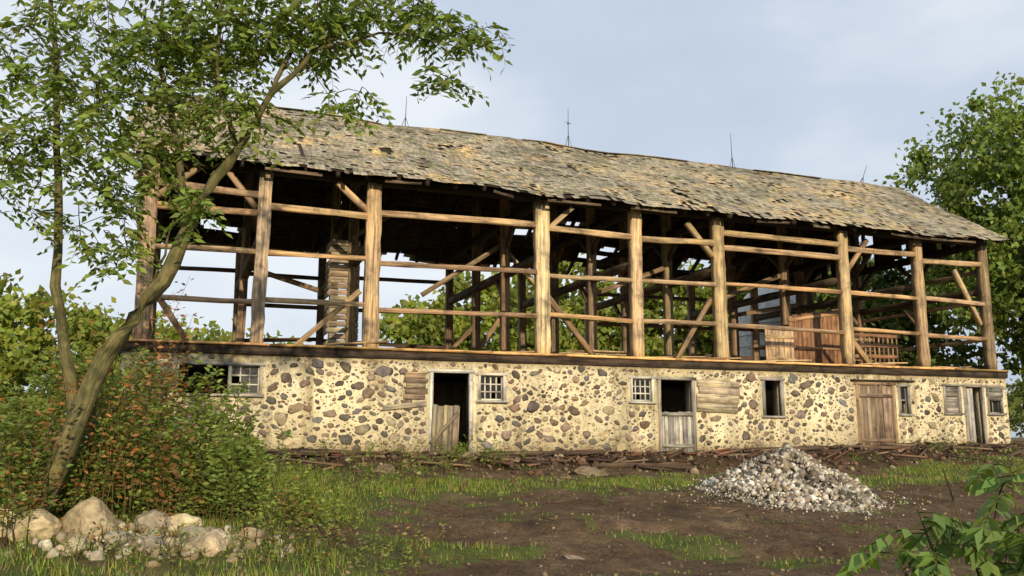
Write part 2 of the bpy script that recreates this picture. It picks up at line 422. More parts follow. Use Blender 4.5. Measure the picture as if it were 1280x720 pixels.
for z in(2.75,3.1,3.45,3.78):
    beam(nb,(12.5,1.16,z),(14.25,1.16,z),.03,.11,jit((.40,.23,.13),.2)); beam(nb,(12.5,1.16,z),(12.5,2.3,z),.03,.11,BRN); beam(nb,(14.25,1.16,z),(14.25,2.3,z),.03,.11,BRN); beam(nb,(12.5,2.3,z),(14.25,2.3,z),.03,.11,BRN)
nb.build('wooden_manger',WOOD,barn)

# roof ---------------------------------------------------------------
EW,EZ,RW,RZ=-.55,6.95,4.5,10.2
SL=math.hypot(RW-EW,RZ-EZ); cu,su=(RW-EW)/SL,(RZ-EZ)/SL
def sag(s,u):
    return .11*noise.noise(Vector((s*.18,u*.3,2)))+.07*noise.noise(Vector((s*.6,u*.8,9)))+.03*noise.noise(Vector((s*1.7,u*1.5,19)))-.05*math.sin((s+9)/26*math.pi)
def roofp(s,u,h,rear=False):
    w=EW+cu*u-su*h; z=EZ+su*u+cu*h+sag(s,u)
    if rear: w=2*RW-w
    return (s,w,z)
def hole(s,u):
    n=noise.noise(Vector((s*.45,u*.7,31)))
    k=math.exp(-((s-6)/5.5)**2)*math.exp(-(u/1.9)**2)*.95+.12*math.exp(-(u/1.5)**2)
    return n+k>.74
sr0=lambda u:-9.75+.35*noise.noise(Vector((0,u*1.3,3)))+.10*u
sr1=lambda u:17.5+.25*noise.noise(Vector((5,u*1.5,3)))+.07*u
nb=NB(); dk=NB()
s=-9.3
while s<17.4:
    for rear in(0,1):
        a=roofp(s,.05,-.12,rear); b=roofp(s,SL,-.12,rear)
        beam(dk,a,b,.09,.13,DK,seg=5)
    s+=.76
nr=25
for i in range(nr):
    u=.1+i*(SL-.1)/nr
    for rear in(0,1):
        s=sr0(u)
        e1=sr1(u)
        while s<e1:
            L=R(1.2,2.4) if rear else R(2.5,4); e=min(s+L,e1)
            if not(rear and hole((s+e)/2,u)):
                n=max(1,int(L/.6)); V=[];G=[]
                for k in range(n+1):
                    ss=s+(e-.01-s)*k/n
                    for(du,h) in((0,-.045),(.225,-.045),(.225,-.02),(0,-.02)):
                        V.append(roofp(ss,u+du,h,rear)); G.append((ss,u+du,h))
                F=[(3,2,1,0),(n*4,n*4+1,n*4+2,n*4+3)]
                for k in range(n):
                    for m_ in range(4): F.append((k*4+m_,k*4+(m_+1)%4,k*4+4+(m_+1)%4,k*4+4+m_))
                dk.add(V,F,jit((.045,.033,.024) ,.3),G)  # boards coloured near black to carry the shade under the roof
            s=e
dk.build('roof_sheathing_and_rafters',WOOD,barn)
rows=34; st=(SL+.02)/rows
for i in range(rows+1):
    u0=-.06+i*st
    for rear in(0,1):
        s=sr0(u0)-.1+R(-.05,.05); e1=sr1(u0)+.08
        while s<e1:
            wd=R(.09,.20) if not rear else R(.4,.7)
            ss=s+wd/2
            miss=.012 if i>1 else .3
            pt=noise.noise(Vector((ss*.8,u0*1.2,44)))
            if pt>.42: miss=.3
            if rear: miss=.1 if pt>.45 else 0
            if rear and hole(ss,u0): miss=1
            if R(0,1)>miss:
                l=st*1.35; l=min(l,SL-u0+.04); lift=R(.004,.014)+(R(.01,.04) if R(0,1)<.05 else 0); du=R(-.025,.012)-(R(0,.05) if i==0 else 0)
                base=(.35,.315,.245)
                c=jit(base,.24,.04)
                if pt>.2 and R(0,1)<.55: c=jit((.47,.37,.23),.2)
                if R(0,1)<.05: c=jit((.17,.145,.11),.2)
                t=.009; o=(R(0,40),R(0,40))
                V=[];G=[]
                a0,a1=s+.002,s+wd-.002; sk=R(-.008,.008)
                for (x,uu,h) in((a0+sk,u0+du,lift),(a1+sk,u0+du,lift),(a1,u0+l,0),(a0,u0+l,0)):
                    V.append(roofp(x,uu,h,rear)); G.append((x+o[0],0,uu+o[1]))
                for (x,uu,h) in((a0+sk,u0+du,lift+t),(a1+sk,u0+du,lift+t),(a1,u0+l,t),(a0,u0+l,t)):
                    V.append(roofp(x,uu,h,rear)); G.append((x+o[0],.1,uu+o[1]))
                G=[(g[2],g[1],g[0]) for g in G]
                nb.add(V,[(0,1,5,4),(1,2,6,5),(2,3,7,6),(3,0,4,7),(4,5,6,7),(3,2,1,0)],c,G)
            s+=wd
s=sr0(SL)
while s<sr1(SL):
    e=min(s+R(.7,1.6),sr1(SL)); 
    if R(0,1)<.6:
        z0=RZ+sag(s,SL)+.03; z1=RZ+sag(e,SL)+.03
        for sd in(-1,1): beam(nb,(s,RW+sd*.08,z0-.03),(e-.02,RW+sd*.08,z1-.03),.15,.015,jit((.30,.27,.21),.25))
    s=e
nb.build('shingle_roof',SHING,barn)
nb=NB()
for sd in(P[0]-.2,P[8]+.2):
    w=.2
    while w<DEP-.1:
        zt=EZ+su/cu*((w if w<RW else 2*RW-w)-EW)-.22
        zb=7.05+ R(0,.15)
        if zt-zb>.2 and R(0,1)<.85: beam(nb,(sd,w,zb),(sd,w,zt),.19,.03,jit((.12,.085,.055),.3),up=(1,0,0))
        w+=.205
nb.build('gable_boards',WOOD,barn)
nb=NB(); s=-9.5
while s<17.2:
    L=R(.4,1.6)
    if R(0,1)<.4:
        a=roofp(s,0,-.09); b=roofp(s+L,0,-.09); beam(nb,(a[0],a[1]+.06,a[2]-.02+R(-.02,.02)),(b[0],b[1]+.06,b[2]-.02+R(-.07,.02)),.03,.07,jit((.16,.12,.08),.4))  # boards darkened, their colour stands in for the eave shadow
    s+=L
nb.build('eave_boards',WOOD,barn)

# doors & windows
fr=NB(); gl=NB()
def frame(o,c=WHT,t=.07,w=.0):
    a,b,z0,z1=o; z0=max(z0,0.03)
    y=.03+w
    beam(fr,(a+t/2,y,z0),(a+t/2,y,z1),t,.16,c,up=(0,1,0),j=.004)
    beam(fr,(b-t/2,y,z0),(b-t/2,y,z1),t,.16,c,up=(0,1,0),j=.004)
    beam(fr,(a-.05,y,z1-t/2+.01),(b+.05,y,z1-t/2+.01),.17,t,c,j=.004)
    if z0>.5: beam(fr,(a-.05,y-.02,z0+.02),(b+.05,y-.02,z0+.02),.22,.06,c,j=.004)
def muntin(a,b,z0,z1,nx,nz,c=WHT,glass=.8):
    for i in range(nx+1):
        x=a+(b-a)*i/nx; beam(fr,(x,.10,z0),(x,.10,z1),.035,.03,c,up=(0,1,0),j=.002)
    for j in range(nz+1):
        z=z0+(z1-z0)*j/nz; beam(fr,(a,.097,z),(b,.097,z),.03,.035,c,j=.002)
    for i in range(nx):
        for j in range(nz):
            if R(0,1)<glass:
                x0=a+(b-a)*i/nx;x1=a+(b-a)*(i+1)/nx;y0=z0+(z1-z0)*j/nz;y1=z0+(z1-z0)*(j+1)/nz
                gl.add([(x0,.11,y0),(x1,.11,y0),(x1,.112,y1),(x0,.112,y1)],[(0,1,2,3)],(0,0,0))
GW=(.38,.35,.30)
frame(OPEN[0],GW); muntin(-6.98,-6.36,1.5,2.13,3,3,WHT); beam(fr,(-7.02,.04,1.45),(-7.02,.04,2.15),.07,.12,GW,up=(0,1,0))
frame(OPEN[1],WHT,.09); frame(OPEN[2],WHT); muntin(-.87,-.25,1.45,2.04,4,3,WHT)
frame(OPEN[3],WHT); muntin(3.52,4.13,1.49,2.06,4,3,WHT); frame(OPEN[4],GW,.08)
frame(OPEN[6],GW,.08); frame(OPEN[7],BRN,.08); frame(OPEN[8],GW,.06); muntin(12.92,13.24,1.22,2.04,1,2,GW)
frame(OPEN[9],GW,.06); frame(OPEN[10],GW,.07); frame(OPEN[11],GW,.06); muntin(16.6,17.15,1.27,2.08,2,2,GW)
def boards(a,b,z0,z1,y,c,wd=.14,horiz=False,rag=.02,tilt=0):
    x=a
    if not horiz:
        while x<b-.02:
            e=min(x+wd*R(.8,1.2),b); beam(fr,((x+e)/2,y+R(-.006,.006),z0+R(-rag,rag)),((x+e)/2+tilt,y+R(-.006,.006),z1+R(-rag,rag)),e-x-.008,.028,jit(c,.25),up=(0,1,0),j=.003); x=e
    else:
        x=z0
        while x<z1-.02:
            e=min(x+wd*R(.8,1.2),z1); beam(fr,(a+R(-rag,rag),y+R(-.006,.006),(x+e)/2),(b+R(-rag,rag),y+R(-.006,.006),(x+e)/2+tilt),.028,e-x-.008,jit(c,.25),j=.003); x=e
boards(4.41,5.41,.06,1.18,.02,(.46,.43,.37)); beam(fr,(4.4,-.01,1.12),(5.42,-.01,1.12),.03,.1,GREY); beam(fr,(4.4,-.01,.25),(5.42,-.01,.25),.03,.1,GREY)
boards(-2.2,-1.5,.05,1.28,-.12,(.34,.28,.19),tilt=.05); beam(fr,(-2.2,-.15,.35),(-1.5,-.15,1.1),.03,.1,(.3,.24,.16))
boards(11.28,12.62,.05,2.06,.02,(.28,.21,.145),.16); beam(fr,(11.28,-.01,.4),(12.6,-.01,.4),.03,.12,(.26,.19,.13)); beam(fr,(11.28,-.01,1.75),(12.6,-.01,1.75),.03,.12,(.26,.19,.13))
boards(5.58,6.95,1.2,2.1,-.05,(.54,.44,.30),.22,True,.06,-.04)
boards(14.75,15.35,1.25,2.08,.04,GREY,.16,True)
boards(15.62,16.0,.05,2.05,.06,(.36,.34,.31)); 
boards(16.55,17.2,1.65,2.12,-.04,GREY,.15,True)
boards(-2.85,-2.3,1.42,2.1,-.05,(.38,.28,.18),.13,True,.05); beam(fr,(-3.4,-.06,1.2),(-2.3,-.06,1.32),.03,.12,(.55,.48,.35))
beam(fr,(11.0,-.05,2.2),(13.5,-.05,2.22),.05,.06,DK)
fr.build('doors_and_window_frames',WOOD,barn); gl.build('window_glass',GLASS,barn)

def rod(s,h,lean,orn=True):
    nb=NB(); z=RZ+sag(s,SL)+.03
    b=Vector((s,RW,z)); t=b+Vector((lean*h,0,h))
    tube(nb,[b,b.lerp(t,.5),t],[.016,.013,.007],(.1,.1,.1),5)
    for k in((-.14),(.14)): tube(nb,[b+Vector((k,.1*k,-.06)),b.lerp(t,.3)],[.01,.01],(.1,.1,.1),4)
    if orn:
        c=b.lerp(t,.6); v,f=I0; nb.add(v*.045+np.array(c[:]),f,(.2,.2,.2))
        tube(nb,[c+Vector((-.14,0,.05)),c+Vector((.14,0,.0))],[.008,.008],(.1,.1,.1),4)
    o=nb.build('lightning_rod',METAL,barn)
rod(3.75,1.35,.0); rod(10.3,1.3,-.02,False); rod(-1.9,1.0,.03,False); rod(16.2,.75,.45,False)

nb=NB(); cx,cy=11.9,40
prof=[(1.55,-.2)]+[(1.55,.5*i) for i in range(1,13)]+[(1.45,6.5),(1.1,6.95),(.6,7.25),(.05,7.35)]
n=28; V=[(cx+r*math.cos(2*math.pi*k/n),cy+r*math.sin(2*math.pi*k/n),z) for r,z in prof for k in range(n)]
F=[(i*n+k,i*n+(k+1)%n,(i+1)*n+(k+1)%n,(i+1)*n+k) for i in range(len(prof)-1) for k in range(n)]
nb.add(V,F,(.4,.4,.4))
for i in range(1,13):
    z=.5*i; pts=[(cx+1.565*math.cos(2*math.pi*k/n),cy+1.565*math.sin(2*math.pi*k/n),z) for k in range(n+1)]
    tube(nb,pts,[.02]*(n+1),(.2,.2,.2),4)
nb.build('silo',CONC,smooth=True)

# ------------------------------------------------------------------ leaves
LV=np.array([(0,0,0),(-.5,.42,.12),(0,1,-.06),(.5,.42,.12),(0,.45,0)]); LF=np.array([(0,4,1),(1,4,2),(0,3,4),(4,3,2)])
def basis(d,nrm,L,W):
    d=d/np.linalg.norm(d,axis=1,keepdims=True)
    x=np.cross(d,nrm); x/=np.linalg.norm(x,axis=1,keepdims=True)+1e-9
    z=np.cross(x,d)
    return np.stack([x*W[:,None],d*L[:,None],z*W[:,None]],axis=2)
def leaves(nb,p,d,L,W,cols,up=.6):
    n=len(p); nrm=rng.normal(size=(n,3)); nrm[:,2]=np.abs(nrm[:,2])*.8+up
    nb.inst(LV,LF,p,basis(d,nrm,L,W),cols)
def lc(base,n,a=.35,yl=.15):
    k=1+rng.uniform(-a,a,(n,1)); c=np.array(base)[None]*k
    c[:,0]*=1+rng.uniform(-yl,yl*1.5,n); return c
def crown(nb,c,rad,ncl,per,size,base,clr=.9,hollow=.35):
    c=np.array(c);rad=np.array(rad)
    for i in range(ncl):
        v=rng.normal(size=3); v/=np.linalg.norm(v); r=hollow+(1-hollow)*rng.random()**.6
        v=v*r*(1+.22*noise.noise(Vector(v*2.2)+Vector(c.tolist())))
        p=c+v*rad; cr=clr*rng.uniform(.5,1.2)
        n=int(per*rng.uniform(.6,1.3)); q=p+rng.normal(size=(n,3))*cr*np.array((.5,.5,.34))
        d=rng.normal(size=(n,3)); d[:,2]-=.4
        L=size*rng.uniform(.7,1.3,n)
        k=rng.uniform(.55,1.35)
        leaves(nb,q,d,L,L*.7,lc(np.array(base)*k,n),.2)
def simple_tree(name,x,y,h,rad,zc,ncl,per,size,base,clr=.9):
    e=bpy.data.objects.new(name,None); scene.collection.objects.link(e)
    t=NB(); z0=gz(x,y)-.1
    tube(t,[(x,y,z0),(x+.15,y,z0+h*.3),(x-.1,y,z0+h*.6),(x,y,z0+h*.85)],[.32,.24,.15,.05],(.10,.08,.06),8)
    for i in range(14):
        a=R(0,6.28); zz=z0+h*R(.25,.7); rr=R(.5,.85)
        tube(t,[(x,y,zz),(x+rad[0]*rr*.5*math.cos(a),y+rad[1]*rr*.5*math.sin(a),zz+h*.1),(x+rad[0]*rr*math.cos(a),y+rad[1]*rr*math.sin(a),zz+h*.16)],[.1,.06,.02],(.10,.08,.06),5)
    t.build('trunk',BARK,e)
    l=NB(); crown(l,(x,y,zc),rad,ncl,per,size,base,clr); l.build('crown',LEAF,e)
simple_tree('deciduous_tree',24.0,39,14,(5.4,5,6.4),10.2,400,80,.29,(.15,.215,.045),.95)
simple_tree('deciduous_tree',17.6,46,9,(5.0,4,4.8),5.6,230,60,.38,(.095,.14,.03),.9)
simple_tree('deciduous_tree',27.5,47,13,(5.5,4,6),8,160,55,.40,(.10,.15,.035),1.0)
l=NB(); tt=NB()
def dist(x,y,h,r,base):
    tube(tt,[(x,y,-.1),(x,y,h*.6)],[.25,.1],(.08,.065,.05),6)
    crown(l,(x,y,h*.54),(r,r*.9,h*.46),int(70*r/3.5*h/9),48,.50,base,1.0)
YG=(.20,.25,.045)
for x,y,h,r in((-6.0,57,10,2.7),(-2.5,60,12,3.8),(1.0,54,10.5,3.6),(3.5,60,13,4),(6.5,56,11.5,3.8),(10.5,55,12.5,4),(14.5,60,12,4),(19,60,12,4)):
    dist(x,y,h,r,YG)
for x,y,h,r in((-30,58,10.5,4.5),(-25,60,9.0,4),(-20.5,58,8.3,3.5),(-17,60,7.4,3),(-36,56,12,5),(-12.5,70,5.0,3.2)):
    dist(x,y,h,r,YG)
for i in range(26):
    dist(-60+i*5+R(-1.5,1.5),85+R(-5,8),R(4.5,6.5),R(2.5,4),(.13,.16,.045))
l.build('distant_trees',LEAF); tt.build('distant_tree_trunks',BARK)
bpy.data.objects['distant_tree_trunks'].parent=bpy.data.objects['distant_trees']

# ------------------------------------------------------------------ left foreground tree
tree=bpy.data.objects.new('leaning_ash_tree',None); scene.collection.objects.link(tree)
t=NB(); nodes=[]
def limb(pts,rad,n=10):
    P_=[];Rr=[]
    for i in range(len(pts)-1):
        a,b=Vector(pts[i]),Vector(pts[i+1])
        for k in range(4):
            f=k/4; p=a.lerp(b,f)+Vector((R(-.03,.03),R(-.03,.03),R(-.03,.03)))*(1 if i+k else 0)
            P_.append(p); Rr.append(rad[i]+(rad[i+1]-rad[i])*f)
    P_.append(Vector(pts[-1])); Rr.append(rad[-1])
    tube(t,P_,[r*.78*R(.9,1.1) for r in Rr],(.15,.135,.07),n)
    for p,r in zip(P_,Rr):
        if p.z>2.3: nodes.append((p,r))
b0=gz(-6.5,12)
limb([(-6.6,12,b0-.2),(-6.15,12,-.1),(-5.57,12,1.59),(-4.82,12,2.64),(-4.39,12,3.73),(-3.86,11.9,4.49),(-3.39,11.8,5.27),(-2.78,11.7,5.87),(-1.86,11.6,6.12),(-.93,11.6,5.98),(-.15,11.5,5.95)],
     [.24,.19,.155,.135,.105,.08,.06,.04,.022,.014,.008])
limb([(-4.55,12,3.3),(-4.86,12.1,4.96),(-5.22,12.2,6.06),(-5.2,12.3,7.6)],[.08,.06,.045,.02],7)
limb([(-5.9,12,.7),(-6.4,12.2,2.6),(-6.6,12.3,4.6),(-6.9,12.4,6.6),(-7.2,12.4,8.2)],[.11,.085,.06,.05,.02],8)
limb([(-3.39,11.8,5.27),(-3.15,12,6.2),(-2.6,12.1,7.2)],[.05,.035,.015],6)
limb([(-3.86,11.9,4.49),(-4.1,11.5,5.6),(-4.0,11.3,6.9)],[.05,.035,.015],6)
limb([(-2.78,11.7,5.87),(-1.9,11.9,6.7),(-.9,12,7.0)],[.03,.02,.01],5)
limb([(-5.2,12.0,2.1),(-5.0,12.3,2.9),(-4.9,12.4,3.6)],[.04,.03,.015],5)
cl=[]
def ell(x,z,rx,rz,n,y=12,ry=1.1):
    for i in range(n):
        v=rng.normal(size=3); v/=np.linalg.norm(v); v*=rng.random()**.45
        cl.append(Vector((x+v[0]*rx,y+v[1]*ry,z+v[2]*rz)))
ell(-4.9,6.2,1.35,1.1,160); ell(-5.4,4.6,.7,1.0,66,12.0,.8); ell(-3.5,6.4,1.3,.6,95); ell(-1.95,6.45,1.35,.36,58,11.7,.7)
ell(-.75,6.1,.65,.25,24,11.5,.4); ell(-4.0,4.9,.8,.5,34,11.7,.5); ell(-6.8,5.4,1.1,2.2,150); ell(-2.3,5.15,.35,.22,10,11.7,.25); ell(-1.0,5.5,.25,.2,7,11.6,.2)
ell(-4.8,8.2,2.4,1.0,50); ell(-5.6,3.2,.6,.6,16,11.8,.5); ell(-4.4,3.6,.4,.5,11,11.5,.3); ell(-2.7,6.6,.9,.4,22)
nd=[p for p,r in nodes]
cl.sort(key=lambda c:min((c-p).length for p in nd))
lf=NB()
for c in cl:
    arr=np.array([p[:] for p in nd]); dd=np.linalg.norm(arr-np.array(c[:]),axis=1); i=int(dd.argmin()); a=nd[i]
    dirv=(c-a)
    if dirv.length>.03:
        m_=a.lerp(c,.5)+Vector((R(-.05,.05),R(-.05,.05),R(.0,.08)))
        tube(t,[a,m_,c],[.008+.005*min(1,dirv.length),.007,.004],(.11,.10,.055),4)
        nd.append(m_)
    nd.append(c)
    for sp in range(random.choice((1,2,2,3))):
        a0=R(0,6.28); dv=Vector((math.cos(a0),math.sin(a0),R(-.75,.15))).normalized(); L=R(.28,.5)
        n=random.randint(7,11); ps=[];ds=[]
        pts=[]
        for k in range(n):
            f=(k+1)/n; p=c+dv*L*f+Vector((0,0,-.18*f*f)); pts.append(p)
            side=1 if k%2 else -1; sv=dv.cross(Vector((0,0,1))).normalized()*side
            ps.append(p[:]); ds.append((sv*1.0+dv*.7+Vector((0,0,R(-.6,-.05))))[:])
        tube(t,[c,pts[n//2],pts[-1]],[.005,.004,.002],(.12,.13,.05),3)
        n=len(ps); Ls=rng.uniform(.11,.18,n); br_k=R(.6,1.35)
        leaves(lf,np.array(ps),np.array(ds),Ls,Ls*.42,lc(np.array((.165,.235,.045))*br_k,n),.3)
t.build('trunk_and_limbs',BARK,tree,smooth=True); lf.build('leaves',LEAF,tree)

# ------------------------------------------------------------------ shrubs & weeds
def shrub(name,area,n,hfun,base,leafs=(.05,.1),per=45,dead=0.0):
    st=NB(); lf=NB()
    for i in range(n):
        x,y=area(); h=hfun(x,y)*R(.6,1.1); z=gz(x,y); lean=Vector((R(-.3,.3),R(-.3,.3),1))
        pts=[Vector((x,y,z-.03))]
        for k in range(1,6):
            f=k/5; pts.append(Vector((x,y,z))+Vector((lean.x*h*f*f+R(-.03,.03),lean.y*h*f*f+R(-.03,.03),h*f)))
        tube(st,pts,[.010,.008,.007,.005,.004,.002],(.14,.12,.05),4)
        m=int(per*(.4+h/1.8)); f=rng.uniform(.15,.999,m); idx=np.clip((f*5).astype(int),0,4); fr_=f*5-idx
        A=np.array([p[:] for p in pts]); q=A[idx]+(A[idx+1]-A[idx])*fr_[:,None]
        sp=(.06+.16*h*(1.1-f))[:,None]; a=rng.uniform(0,6.28,m)
        d=np.stack([np.cos(a),np.sin(a),rng.uniform(-.3,.7,m)],1)
        q=q+d*sp*rng.uniform(0,1,(m,1))
        L=rng.uniform(*leafs,m); k=R(.65,1.3)
        b=np.array(base)*k
        if R(0,1)<dead: b=np.array((.25,.13,.05))*k
        leaves(lf,q,d,L,L*.48,lc(b,m),.3)
    e=bpy.data.objects.new(name,None); scene.collection.objects.link(e)
    st.build('stems',BARK,e); lf.build('leaves',LEAF,e)
shrub('wild_shrub',lambda:(R(-7.5,-3.9),R(12.6,15.2)),170,lambda x,y:2.35-.68*max(0,x+5.6)+.3*noise.noise(Vector((x,y,0))),(.17,.235,.05),(.07,.13),80,.10)
shrub('wild_shrub',lambda:(R(-8.5,-6.0),R(10.9,12.6)),60,lambda x,y:R(1.2,2.2),(.16,.22,.05),(.07,.12),80,.12)
shrub('weeds',lambda:(R(-7,-2.0)-abs(R(0,.8)),R(12.3,14.5)),170,lambda x,y:max(.25,.75-.13*(x+5)),(.19,.25,.05),(.05,.10),40,.06)
shrub('dead_leaf_shrub',lambda:(R(-6.1,-4.9),R(12.2,13.2)),20,lambda x,y:R(2.2,3.5),(.30,.15,.055),(.06,.11),32,.3)
shrub('weeds',lambda:(R(-4.5,-1.2),R(15.5,20.5)),70,lambda x,y:R(.2,.6),(.17,.24,.045),(.05,.09),28)
shrub('weeds',lambda:(R(-.9,.0)+R(-1.2,.4),R(19.8,21.6)),40,lambda x,y:R(.25,.6),(.18,.27,.045),(.05,.09),30)
shrub('weeds',lambda:(R(11.5,16),R(22.5,27)),60,lambda x,y:R(.2,.6),(.15,.22,.045),(.05,.09),24)
shrub('weeds',lambda:(R(-5.2,-1.0),R(10.4,12.2)),130,lambda x,y:R(.12,.45),(.19,.23,.055),(.03,.08),22,.12)
shrub('weeds',lambda:(R(-2,8),R(17.0,19.5)),80,lambda x,y:R(.08,.22),(.18,.25,.05),(.04,.07),16,.08)

# grass blades
gN=230000
X=rng.uniform(-10,15,gN); Y=rng.uniform(9.5,26,gN); ps=[];hs=[]
for x,y in zip(X,Y):
    q,s=qs(x,y)
    if q<.4: continue
    m=gm(x,y)
    if R(0,1)<max(0,(m-.32))*1.25+ (.006): 
        tall=1.8 if (x<-2.2-.2*(y-12) and R(0,1)<.3) else 1
        ps.append((x,y,gz(x,y)-.01)); hs.append((.035+.085*m)*R(.5,1.3)*tall)
ps=np.array(ps);hs=np.array(hs);n=len(ps)
bv=np.array([(-.5,0,0),(.5,0,0),(.3,.25,.55),(-.3,.25,.55),(0,.75,1)]); 
a=rng.uniform(0,6.28,n); wd=rng.uniform(.008,.02,n); bend=rng.uniform(.3,1.3,n)*hs
M=np.zeros((n,3,3)); M[:,0,0]=np.cos(a)*wd; M[:,1,0]=np.sin(a)*wd; M[:,0,1]=-np.sin(a)*bend; M[:,1,1]=np.cos(a)*bend; M[:,2,2]=hs
cols=lc((.20,.28,.05),n,.4,.3)
dry=rng.random(n)<.15; cols[dry]=lc((.36,.28,.14),int(dry.sum()),.3)
v=np.einsum('nij,kj->nki',M,bv)+ps[:,None,:]
g=NB(); ar=(np.arange(n)*5)[:,None]
g.V.append(v.reshape(-1,3)); g.C.append(np.repeat(cols,5,axis=0)); g.G.append(v.reshape(-1,3)); g.F.append(ar+np.array([[0,1,2,3]])); g.F.append(ar+np.array([[3,2,4]])); g.n=n*5
g.build('grass',LEAF)

# ------------------------------------------------------------------ stones
def rotm(n):
    q=rng.normal(size=(n,4)); q/=np.linalg.norm(q,axis=1,keepdims=True); w,x,y,z=q.T
    return np.stack([np.stack([1-2*(y*y+z*z),2*(x*y-z*w),2*(x*z+y*w)],1),np.stack([2*(x*y+z*w),1-2*(x*x+z*z),2*(y*z-x*w)],1),np.stack([2*(x*z-y*w),2*(y*z+x*w),1-2*(x*x+y*y)],1)],1)
def rocks(nb,p,size,cols,jitv=.35,sub=I0):
    groups=6; n=len(p); order=rng.integers(0,groups,n)
    for gk in range(groups):
        bv=sub[0]*(1+rng.uniform(-jitv,jitv,(len(sub[0]),1))); sel=order==gk
        if not sel.any(): continue
        m=rotm(int(sel.sum()))*size[sel][:,None,None]; sc=rng.uniform(.5,1.2,(int(sel.sum()),1,3)); nb.inst(bv,sub[1],p[sel],m*sc,cols[sel])
nb=NB(); px,py=5.5,18.0
def pileh(x,y):
    dx,dy=x-px,y-py; a=math.atan2(dy,dx); Rr=1.7*(1+.10*math.sin(2*a+.7)+.06*math.sin(5*a)); r=math.hypot(dx,dy)/Rr
    return 1.0*max(0,1-r)**1.1*(1+.25*noise.noise(Vector((x*1.7,y*1.7,2)))) if r<1 else 0
V=[];n=40
for j in range(n+1):
    for i in range(n+1):
        x=px-2+4*i/n;y=py-2+4*j/n; h=pileh(x,y); V.append((x,y,(gz(x,y)-.06)+h*.97-.03 if h>0 else gz(x,y)-.1))
nb.add(V,np.array([(j*(n+1)+i,j*(n+1)+i+1,(j+1)*(n+1)+i+1,(j+1)*(n+1)+i) for j in range(n) for i in range(n)]),(.26,.23,.18))
p=[];sz=[];cols=[]
PC1=[(.66,.63,.56),(.48,.44,.37),(.74,.71,.65),(.28,.24,.19),(.40,.34,.26),(.15,.13,.10),(.34,.29,.22)]
for i in range(6500):
    a=R(0,6.28); r=1.8*math.sqrt(R(0,1)) if R(0,1)<.92 else R(1.6,2.6)
    x=px+r*math.cos(a);y=py+r*math.sin(a); h=pileh(x,y); p.append((x,y,gz(x,y)+h+R(-.03,.02))); sz.append(random.choice((.015,.02,.03,.035,.045,.06))*R(.7,1.4) if r<1.6 else R(.012,.03))
    dk_=.85+.5*noise.noise(Vector((x*2,y*2,h*2)))
    cols.append(jit(random.choice(PC1),.2,.03)*dk_)
rocks(nb,np.array(p),np.array(sz),np.array(cols),.45)
nb.build('rubble_pile',STONE)
def boulder(x,y,r,col,name='boulder',flat=.75,dz=.25):
    """rock cut by random planes, edges worn"""
    nb=NB(); v,f=ico(5); off=Vector((R(0,99),R(0,99),R(0,99))); o=[]
    pl=[(Vector((R(-1,1),R(-1,1),R(-1,1))).normalized(),R(.62,.88)) for _ in range(13)]
    for q in v:
        q=Vector(q); k=1+.22*noise.noise(q*.9+off); q=q*k
        for nrm,dd in pl:
            e=q.dot(nrm)-dd
            if e>0: q=q-nrm*e*.88
        k=1+.07*noise.noise(q*3.1+off)+.035*noise.noise(q*8+off)+.015*noise.noise(q*19+off)
        o.append(q*k)
    o=np.array([tuple(q) for q in o])*np.array((r*R(1.05,1.4),r*R(.85,1.1),r*flat*1.1)); nb.add(o,f,col)
    ob=nb.build(name,STONE,smooth=True,loc=(x,y,gz(x,y)+r*dz)); ob.rotation_euler=(R(-.25,.25),R(-.25,.25),R(0,6))
BC=(.38,.32,.21)
for x,y,r in((-5.45,11.75,.36),(-4.85,12.15,.29),(-4.45,12.25,.22),(-4.9,11.35,.17),(-3.75,11.25,.22),(-3.4,11.75,.14),(-6.05,11.55,.30),(-4.35,11.15,.17),(-6.6,12.0,.34),(-5.3,11.1,.16),(-4.1,11.75,.16)):
    boulder(x,y,r,jit(random.choice([BC,(.44,.37,.23),(.33,.29,.22)]),.18),dz=.45)
boulder(.85,11.9,.20,jit((.36,.29,.19),.1),flat=.3,dz=.08); boulder(-2.7,18.9,.28,(.24,.18,.12),flat=.4,dz=.1); boulder(1.8,20.2,.3,(.20,.15,.10),flat=.35,dz=.1)
boulder(-1.0,20.5,.26,(.22,.17,.12),flat=.4,dz=.1)
nb=NB(); p=[];sz=[];cc=[]
for i in range(300):
    x=-4.7+rng.normal()*.85; y=11.6+rng.normal()*.4; h=.14*math.exp(-((x+5)**2/1.2+(y-12)**2/.5)); p.append((x,y,gz(x,y)+R(0,h))); sz.append(R(.02,.11)); cc.append(jit(random.choice([BC,(.40,.35,.26),(.26,.21,.14),(.5,.45,.34)]),.25))
rocks(nb,np.array(p),np.array(sz),np.array(cc),.3,I1)
nb.build('rock_heap',STONE,smooth=False)
nb=NB(); p=[];sz=[];cc=[]
def W(s,q): return (.935*s+.355*q, 23+.355*s-.935*q)
for i in range(2600):
    s=R(-9,17); q=abs(rng.normal())*1.7+.15; x,y=W(s,q); p.append((x,y,gz(x,y)+R(-.02,.05))); sz.append(R(.015,.08)*(1.8 if R(0,1)<.06 else 1)); cc.append(jit(random.choice([(.13,.09,.06),(.18,.135,.09),(.08,.055,.04),(.28,.22,.14),(.14,.08,.05)]),.3))
for i in range(1800):
    x=R(-6,12);y=R(10,22); p.append((x,y,gz(x,y))); sz.append(R(.008,.035)); cc.append(jit((.22,.16,.10),.45))
rocks(nb,np.array(p),np.array(sz),np.array(cc),.3); nb.build('wall_base_rubble',STONE)
nb=NB()
